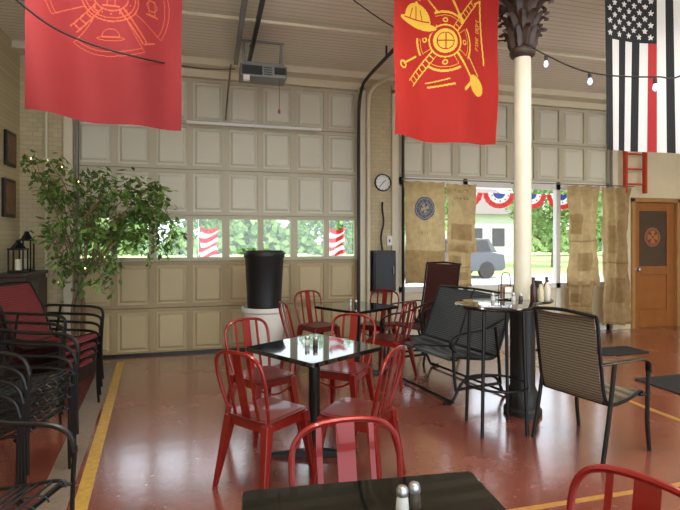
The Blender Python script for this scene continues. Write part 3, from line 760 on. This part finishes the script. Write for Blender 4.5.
# ================= BURLAP SACKS
def folds(amp,k,ph,pinch=.06):
    return lambda S,T,W,H:(amp*np.sin(S*k+ph+.7*np.sin(T*2.9+ph))+.007*np.sin(S*34+T*11+ph)+.006*np.sin(T*21+S*9)+.003*np.sin(T*43-S*25),
        .015*np.sin(S*9+ph)*(1-T/H)-.014*np.sin(math.pi*S/W*3)**2*(T/H),
        -(S-W/2)*pinch*np.sin(math.pi*T/H)+.006*np.sin(T*11+ph))
def sack(x0,x1,z0,z1,fn,wv,label,y=6.64):
    o=cloth('burlap_sack',(x0,y),(x1,y),z0,z1,int((x1-x0)/.008),int((z1-z0)/.01),fn,[mBurlap,mInkB,mInkK,mInkW,mPatch],wv)
    tag(o,label,'curtain','burlap coffee sacks')
def patch(S,T,x,y,w,h): return (abs(S-x)<w)&(abs(T-y)<h)
def s1(S,T,W,H):
    c=(W*.5,H*.74); o=np.zeros_like(S)
    o=np.where(T<H*.33,4,o)
    o=np.where(disc(S,T,c,.17),1,o); o=np.where(ring(S,T,c,.145,.006),3,o); o=np.where(ring(S,T,c,.09,.005),3,o)
    o=np.where(cross_mask(S,T,c,.07,.4),3,o)
    for k in range(20):
        a=k*math.pi/10; o=np.where(disc(S,T,(c[0]+.117*math.cos(a),c[1]+.117*math.sin(a)),.008),3,o)
    o=np.where(text(S,T,'COFFEE',c[0],H*.5,.05),2,o)
    return o
def s2(S,T,W,H):
    o=np.zeros_like(S)
    o=np.where(patch(S,T,W*.5,H*.3,W*.35,H*.12),4,o)
    o=np.where(text(S,T,'PRODUCT',W*.5,H*.90,.045),2,o); o=np.where(text(S,T,'COFFEE',W*.5,H*.80,.05),2,o)
    return o
def s0(S,T,W,H):
    o=np.zeros_like(S)
    o=np.where(patch(S,T,W*.35,H*.62,W*.22,H*.10),4,o); o=np.where(patch(S,T,W*.6,H*.25,W*.3,H*.09),4,o)
    o=np.where(abs(T-H*.45)<.012,4,o); o=np.where(T<.04,4,o)
    return o
sack(2.72,3.36,.86,2.36,s1,folds(.020,11,.3,.02),'burlap coffee sack with round blue printed seal')
sack(3.38,3.88,1.32,2.34,s2,folds(.026,16,1),'burlap coffee sack printed with faded lettering')
sack(3.40,3.84,.80,1.45,s0,folds(.03,24,2),'crumpled burlap sack hung beneath another sack',y=6.71)
sack(5.46,6.1,.75,2.38,s0,folds(.04,27,2,.12),'gathered burlap sack curtain beside the window')
sack(6.10,6.70,.12,2.36,s0,folds(.042,30,.5,.12),'long gathered burlap sack curtain beside oak door',y=6.60)
sack(5.50,6.06,.10,.85,s0,folds(.035,27,.9,.1),'lower burlap sack under the window curtain',y=6.67)
b=MB(); b.tube([(2.7,6.64,2.39),(6.8,6.64,2.39)],.009,8)
for x in(2.72,4.6,6.78): b.tube([(x,6.64,2.39),(x,6.8 if x!=4.6 else 6.83,2.39)],.008,6)
tag(b.obj('curtain_rod',mGalv),'thin metal curtain rod holding burlap sacks','rod')

r=root('ladder','orange red ladder hung against the wall','ladder',(6.85,6.66,2.28))
mLad=M('ladder_red',(186,58,34),.5)
for sx in(-.2,.2):
    b=MB(); b.box((sx,0,.65),(.04,.07,1.3)); b.obj('side_rail',mLad,r,bevel=.004)
for k in range(5):
    b=MB(); b.tube([(-.2,0,.15+.25*k),(.2,0,.15+.25*k)],.016,8); b.obj('rung',mLad,r)
b=MB(); b.box((0,.08,1.1),(.5,.1,.04)); b.obj('wall_hook',mBlack,r)

for i,(x,y,w,d) in enumerate(((4.95,3.95,1.1,.7),(5.3,5.45,.7,.4))):
    b=MB(); b.prism(rrect(w,d,.03),.001,.012)
    for k in range(int(w/.05)): b.box((-w/2+.05+k*.05,0,.013),(.012,d-.08,.004))
    o=b.obj('floor_mat',M('mat_rubber',(38,36,36),.8,bump=.5)); o.location=(x,y,.002); tag(o,'black ribbed rubber floor mat','mat','floor mats')

r=root('side_cabinet','dark wooden side cabinet against brick wall','cabinet',(-2.02,6.3,0))
b=MB(); b.bb(-.2,.1,-.35,.35,.06,1.1); b.bb(-.21,.12,-.37,.37,1.1,1.14); b.bb(-.18,.08,-.33,.33,0,.06); b.obj('body',M('dark_wood',(48,34,28),.4,var=.3),r,bevel=.006)
mDw2=M('dark_wood_front',(60,42,34),.4,var=.3)
for y in(-.17,.17):
    b=MB(); b.box((.11,y,.58),(.02,.32,.95)); b.obj('cabinet_door',mDw2,r,bevel=.006)
    b=MB(); b.lathe([(.012,0),(.016,.02)],seg=10); o=b.obj('knob',mSteel,r); o.location=(.12,y*.2,.6); o.rotation_euler=(0,math.pi/2,0)
for k,(yy,hh,rr) in enumerate(((6.12,.26,.08),(6.38,.36,.065))):
    r=root('table_lantern','black metal lantern on the dark cabinet','lantern',(-2.04,yy,1.14),group='cabinet lanterns')
    b=MB(); b.box((0,0,.015),(rr*2,rr*2,.03)); b.box((0,0,hh),(rr*2,rr*2,.02))
    for x in(-rr+.01,rr-.01):
        for y in(-rr+.01,rr-.01): b.box((x,y,hh/2),(.014,.014,hh))
    b.lathe([(rr,hh+.01),(.03,hh+.07),(.02,hh+.1)],seg=4); b.obj('frame',mBlack,r)
    b=MB(); b.lathe([(.03,.03),(.03,.15)],seg=14); b.obj('candle',mCream,r)
for (yy,zz,hw,hh) in ((6.42,1.98,.17,.22),(6.46,2.55,.15,.2)):
    r=root('picture_frame','dark framed picture on the brick wall','picture',(-2.25,yy,zz),group='framed wall pictures')
    b=MB(); b.bb(0,.03,-hw,hw,-hh,hh); b.obj('frame',mBlack,r,bevel=.004)
    b=MB(); b.bb(.03,.034,-hw+.04,hw-.04,-hh+.04,hh-.04); b.obj('picture',M('print',(120,86,60),.5,var=.6,scale=12),r)

# ================= FICUS
px,py=-1.40,5.95
r=root('potted_ficus','leafy green ficus tree with fairy lights in dark pot','plant',(px,py,0))
b=MB(); b.lathe([(.15,0),(.17,.02),(.22,.34),(.235,.36),(.235,.4),(.215,.4),(.2,.34)],seg=28); b.obj('pot',mClay,r,smooth=True)
b=MB(); b.lathe([(.2,.33),(.198,.345)],seg=28); b.obj('soil',M('soil',(50,38,28),.9),r)
tr=MB(); tips=[]
for k in range(5):
    a=k*1.25; bx,by=.05*math.cos(a),.05*math.sin(a)
    top=Vector((random.uniform(-.28,.38),random.uniform(-.3,.2),random.uniform(1.25,1.6)))
    p=cat([(bx,by,.34),(bx*1.2,by*1.2,.8),(top.x*.5+bx,top.y*.5+by,1.15),top],5)
    tr.tube(p,[.016-.0006*i for i in range(len(p))],6)
    for j in range(9):
        base=p[random.randint(9,len(p)-1)]
        e=Vector((random.uniform(-.48,.88),random.uniform(-.4,.4),random.uniform(1.4,2.42)))
        if e.x>.45: e.z=random.uniform(1.5,2.15)
        if j==0: e.z=random.uniform(1.2,1.35); e.x=random.uniform(-.45,.4)
        mid=(base+e)/2+Vector((0,0,.12)); q=cat([base,mid,e],5); tr.tube(q,[.007-.0004*i for i in range(len(q))],5)
        tips+= [q[i] for i in (6,7,8,9,10)]
        dr=e+Vector((random.uniform(-.05,.18),random.uniform(-.1,.1),-random.uniform(.1,.28)))
        q=cat([e,(e+dr)/2+Vector((.04,0,.05)),dr],3); tr.tube(q,.003,4); tips+=q
tr.obj('trunk',mBark,r,smooth=True)
lf=MB()
for t in tips:
    for k in range(4):
        c=t+Vector((random.gauss(0,.055),random.gauss(0,.055),random.gauss(-.01,.055)))
        if c.y+py>6.60: c.y=6.60-py
        c.x=max(c.x,-.66)
        L=random.uniform(.07,.115)
        d=Vector((random.uniform(-1,1),random.uniform(-1,1),random.uniform(-1.2,.2))).normalized(); n=d.cross(Vector((random.random()-.5,random.random()-.5,1))).normalized(); u=d.cross(n)
        w=L*.25
        lf.add([c,c+d*L*.5+n*w+u*.004,c+d*L,c+d*L*.5-n*w+u*.004,c+d*L*.5-u*.004],[(0,1,4),(1,2,4),(2,3,4),(3,0,4)],random.choice([0,0,1]))
lf.obj('foliage',[mLeaf,mLeafL],r)
mFairy=M('fairy',(255,215,150),.3,var=0,emis=4)
for k in range(14):
    c=random.choice(tips)
    if c.x>.2: continue
    fb=MB(); fb.lathe([(.003,-.01),(.008,0),(.003,.01)],(c.x,c.y-.08,c.z),8); fb.obj('fairy_light',mFairy,r)

# ================= EXTERIOR
mGrass=M('grass',(160,190,114),.9,var=.3,scale=3); mAsph=M('asphalt',(186,186,188),.9,var=.1); mSide=M('sidewalk',(214,212,208),.9)
b=MB(); b.bb(-40,50,7.0,70,-.15,-.05); tag(b.obj('lawn',mGrass),'green lawn outside the building','grass')
b=MB(); b.bb(-40,50,7.2,10.2,-.05,-.03); tag(b.obj('sidewalk',mSide),'pale concrete apron outside the bay doors','pavement')
b=MB(); b.bb(-40,50,11.5,19,-.05,-.03); tag(b.obj('street',mAsph),'grey asphalt street','road')
mT1=addtrans(M('tree_leaf_dark',(96,128,74),.8,var=.4),.3); mT2=addtrans(M('tree_leaf_light',(160,186,124),.8,var=.3),.4)
def extree(x,y,h,R,n=3200):
    r=root('street_tree','leafy green street tree on the lawn','tree',(x,y,-.04),group='street trees')
    b=MB(); b.tube(cat([(0,0,0),(.02,0,h*.15),(.1,0,h*.3),(0,.1,h*.6)],4),[.2-.010*i for i in range(13)],8)
    for k in range(4): b.tube([(0,.03,h*.4),(R*.6*math.cos(k*1.6),R*.6*math.sin(k*1.6),h*.65)],.06,6)
    b.obj('trunk',mBark,r,smooth=True)
    l=MB()
    for k in range(n):
        a=random.uniform(0,6.28);ph=math.acos(random.uniform(-1,1));rr=R*random.uniform(.45,1.08)
        c=Vector((rr*math.sin(ph)*math.cos(a),rr*math.sin(ph)*math.sin(a),h*.68+rr*.8*math.cos(ph)))
        d=Vector((random.gauss(0,1),random.gauss(0,1),random.gauss(0,1))).normalized()*.15; n_=d.cross(Vector((random.random(),random.random(),1))).normalized()*.09
        l.add([c-d,c+n_,c+d,c-n_],[(0,1,2,3)],random.choice([0,1]))
    l.obj('foliage',[mT1,mT2],r)
for x,y,h,R in((-7,24,5.2,2.4),(-.5,26,5.6,2.5),(5.5,23,5.0,2.3),(12,27,6.2,2.9),(19,24,5.6,2.5),(26,27,6,2.8),(33,25,6,2.8),(-14,25,6,2.8)): extree(x,y,h,R)
b=MB()
for k in range(16000):
    x=random.uniform(-30,48);c=Vector((x,42+random.uniform(-1.8,.8),.5+random.uniform(0,1)*(2.4+1.4*math.sin(x*.5)+.9*math.sin(x*1.9))))
    d=Vector((random.gauss(0,1),random.gauss(0,.6),random.gauss(0,1))).normalized()*.4; n_=d.cross(Vector((0,1,0))).normalized()*.25
    b.add([c-d,c+n_,c+d,c-n_],[(0,1,2,3)],random.choice([0,1]))
o=b.obj('hedge',[mT1,mT2]); tag(o,'dense green hedge and trees across the street','hedge'); o['kind']='stuff'
def house(x,y,label):
    r=root('house',label,'house',(x,y,-.05),group='houses across the street')
    b=MB(); b.bb(-4,4,-3,3,0,3.4); b.obj('house_wall',M('siding',(206,204,196),.8,var=.05),r)
    b=MB(); b.add([(-4.4,-3.4,3.4),(4.4,-3.4,3.4),(4.4,3.4,3.4),(-4.4,3.4,3.4),(-4.4,0,5.6),(4.4,0,5.6)],[(0,1,5,4),(2,3,4,5),(0,4,3),(1,2,5),(3,2,1,0)]); b.obj('roof',M('shingle',(120,112,108),.9),r)
    for wx in(-2.6,.9,2.7):
        b=MB(); b.bb(wx-.5,wx+.5,-3.04,-3,1.1,2.4); b.obj('window_pane',mTop,r)
    b=MB(); b.bb(-1.2,-.3,-3.05,-3,0,2.1); b.obj('house_door',mWood,r)
house(17.5,34.5,'pale clapboard house with grey roof across the street')
def car(x,y,col,label):
    r=root('car',label,'car',(x,y,-.03),group='parked cars')
    f=lambda a,z,w:(a,w,z)
    b=MB(); b.prism([(-2.2,.35),(-2.25,.8),(-2.1,.98),(-1.2,1.05),(1.6,1.05),(2.2,.95),(2.25,.4),(2.1,.3),(-2.1,.3)],-.88,.88,0,f)
    vs=[(-1.1,-.84,1.05),(1.9,-.84,1.05),(1.9,.84,1.05),(-1.1,.84,1.05)];v2=[(-.5,-.7,1.6),(1.6,-.7,1.6),(1.6,.7,1.6),(-.5,.7,1.6)]
    b.hexa(vs,v2); b.obj('body',M('car_paint',col,.25,.3,coat=.6),r,bevel=.04)
    b=MB()
    for sy in(-1,1):
        for a0,a1 in((-.85,.25),(.35,1.6)):
            b.hexa([(a0,sy*.835,1.1),(a1,sy*.835,1.1),(a1,sy*.84,1.1),(a0,sy*.84,1.1)],[(a0+(.3 if a0<0 else 0),sy*.735,1.52),(min(a1,1.5),sy*.735,1.52),(min(a1,1.5),sy*.745,1.52),(a0+(.3 if a0<0 else 0),sy*.745,1.52)])
    b.obj('side_windows',mTop,r)
    b=MB()
    for sy in(-.6,.6): b.box((-2.22,sy,.72),(.06,.35,.14))
    b.obj('headlight',mWhite,r)
    for sx in(-1.4,1.4):
        for sy in(-.8,.8):
            b=MB(); b.lathe([(.2,-.1),(.33,-.1),(.34,0),(.33,.1),(.2,.1)],seg=24); b.lathe([(.19,-.09),(.19,.09)],seg=16,m=1)
            o=b.obj('wheel',[mBlackPl,mSteel],r,smooth=True); o.location=(sx,sy,.34); o.rotation_euler=(math.pi/2,0,0)
car(9.2,18.2,(76,80,88),'dark grey car parked on the street')
mBr=M('bunt_red',(206,40,44),.8,var=.05); mBw=M('bunt_white',(236,236,236),.8,var=.03); mBb=M('bunt_blue',(44,70,150),.8,var=.05)
for m_ in(mBr,mBw,mBb): addtrans(m_,.5)
def bunt(x,z,R,y=7.12):
    b=MB(); n=28; rad=[0,.38,.68,1.0]
    for i in range(3):
        for k in range(n):
            a0=math.pi+math.pi*k/n;a1=math.pi+math.pi*(k+1)/n
            p=lambda r_,a:(r_*R*math.cos(a),.015*math.cos(a*20)*r_,.85*r_*R*math.sin(a))
            b.add([p(rad[i],a0),p(rad[i+1],a0),p(rad[i+1],a1),p(rad[i],a1)],[(0,1,2,3)],i)
    for k in range(5):
        a=math.pi+math.pi*(k+.5)/5; cxx,czz=.53*R*math.cos(a),.45*R*math.sin(a)
        b.add([(cxx+.025*(1 if j%2==0 else .4)*math.cos(j*math.pi/5),-.03,czz+.025*(1 if j%2==0 else .4)*math.sin(j*math.pi/5)) for j in range(10)],[tuple(range(10))],2)
    o=b.obj('bunting',[mBb,mBw,mBr]); o.location=(x,y,z); tag(o,'red white and blue pleated fan bunting outside window','bunting','bunting fans')
for x in(3.98,4.58,5.18,5.78): bunt(x,2.27,.295)
def drape(x):
    b=MB(); n=10
    for k in range(9):
        for j in range(n):
            f=lambda u,w:(-.12+.24*u+.02*math.sin(w*2.2),.012*math.sin(u*14),.40-.09*w*.72-.05*math.sin(u*3.0+w*.3))
            b.add([f(j/n,k),f((j+1)/n,k),f((j+1)/n,k+1),f(j/n,k+1)],[(0,1,2,3)],k%2)
    b.tube([(-.14,.01,-.3),(-.14,.01,.5)],.006,6,m=1)
    o=b.obj('bunting',[mBr,mBw],smooth=True); o.location=(x,7.12,1.3); tag(o,'red and white striped cloth banner outside the window','bunting','striped banners')
drape(-.02); drape(1.83)

# ================= LIGHT / WORLD
w=bpy.data.worlds.new('world'); sc.world=w; w.use_nodes=True; bg=w.node_tree.nodes['Background']
bg.inputs[0].default_value=(.80,.90,1.0,1); bg.inputs[1].default_value=3.2
S=bpy.data.lights.new('sun','SUN'); S.energy=5.5; S.angle=.05; S.color=(1,.95,.86); so=bpy.data.objects.new('sun',S); C.objects.link(so); so.rotation_euler=(math.radians(32),0,math.radians(25))
cam=bpy.data.cameras.new('camera'); cam.sensor_width=36; cam.lens=26.0; cam.shift_y=-.022; cam.clip_start=.05; cam.clip_end=200
co=bpy.data.objects.new('camera',cam); C.objects.link(co); co.location=(0,0,1.5); co.rotation_euler=(math.pi/2,0,math.radians(-14.8)); sc.camera=co
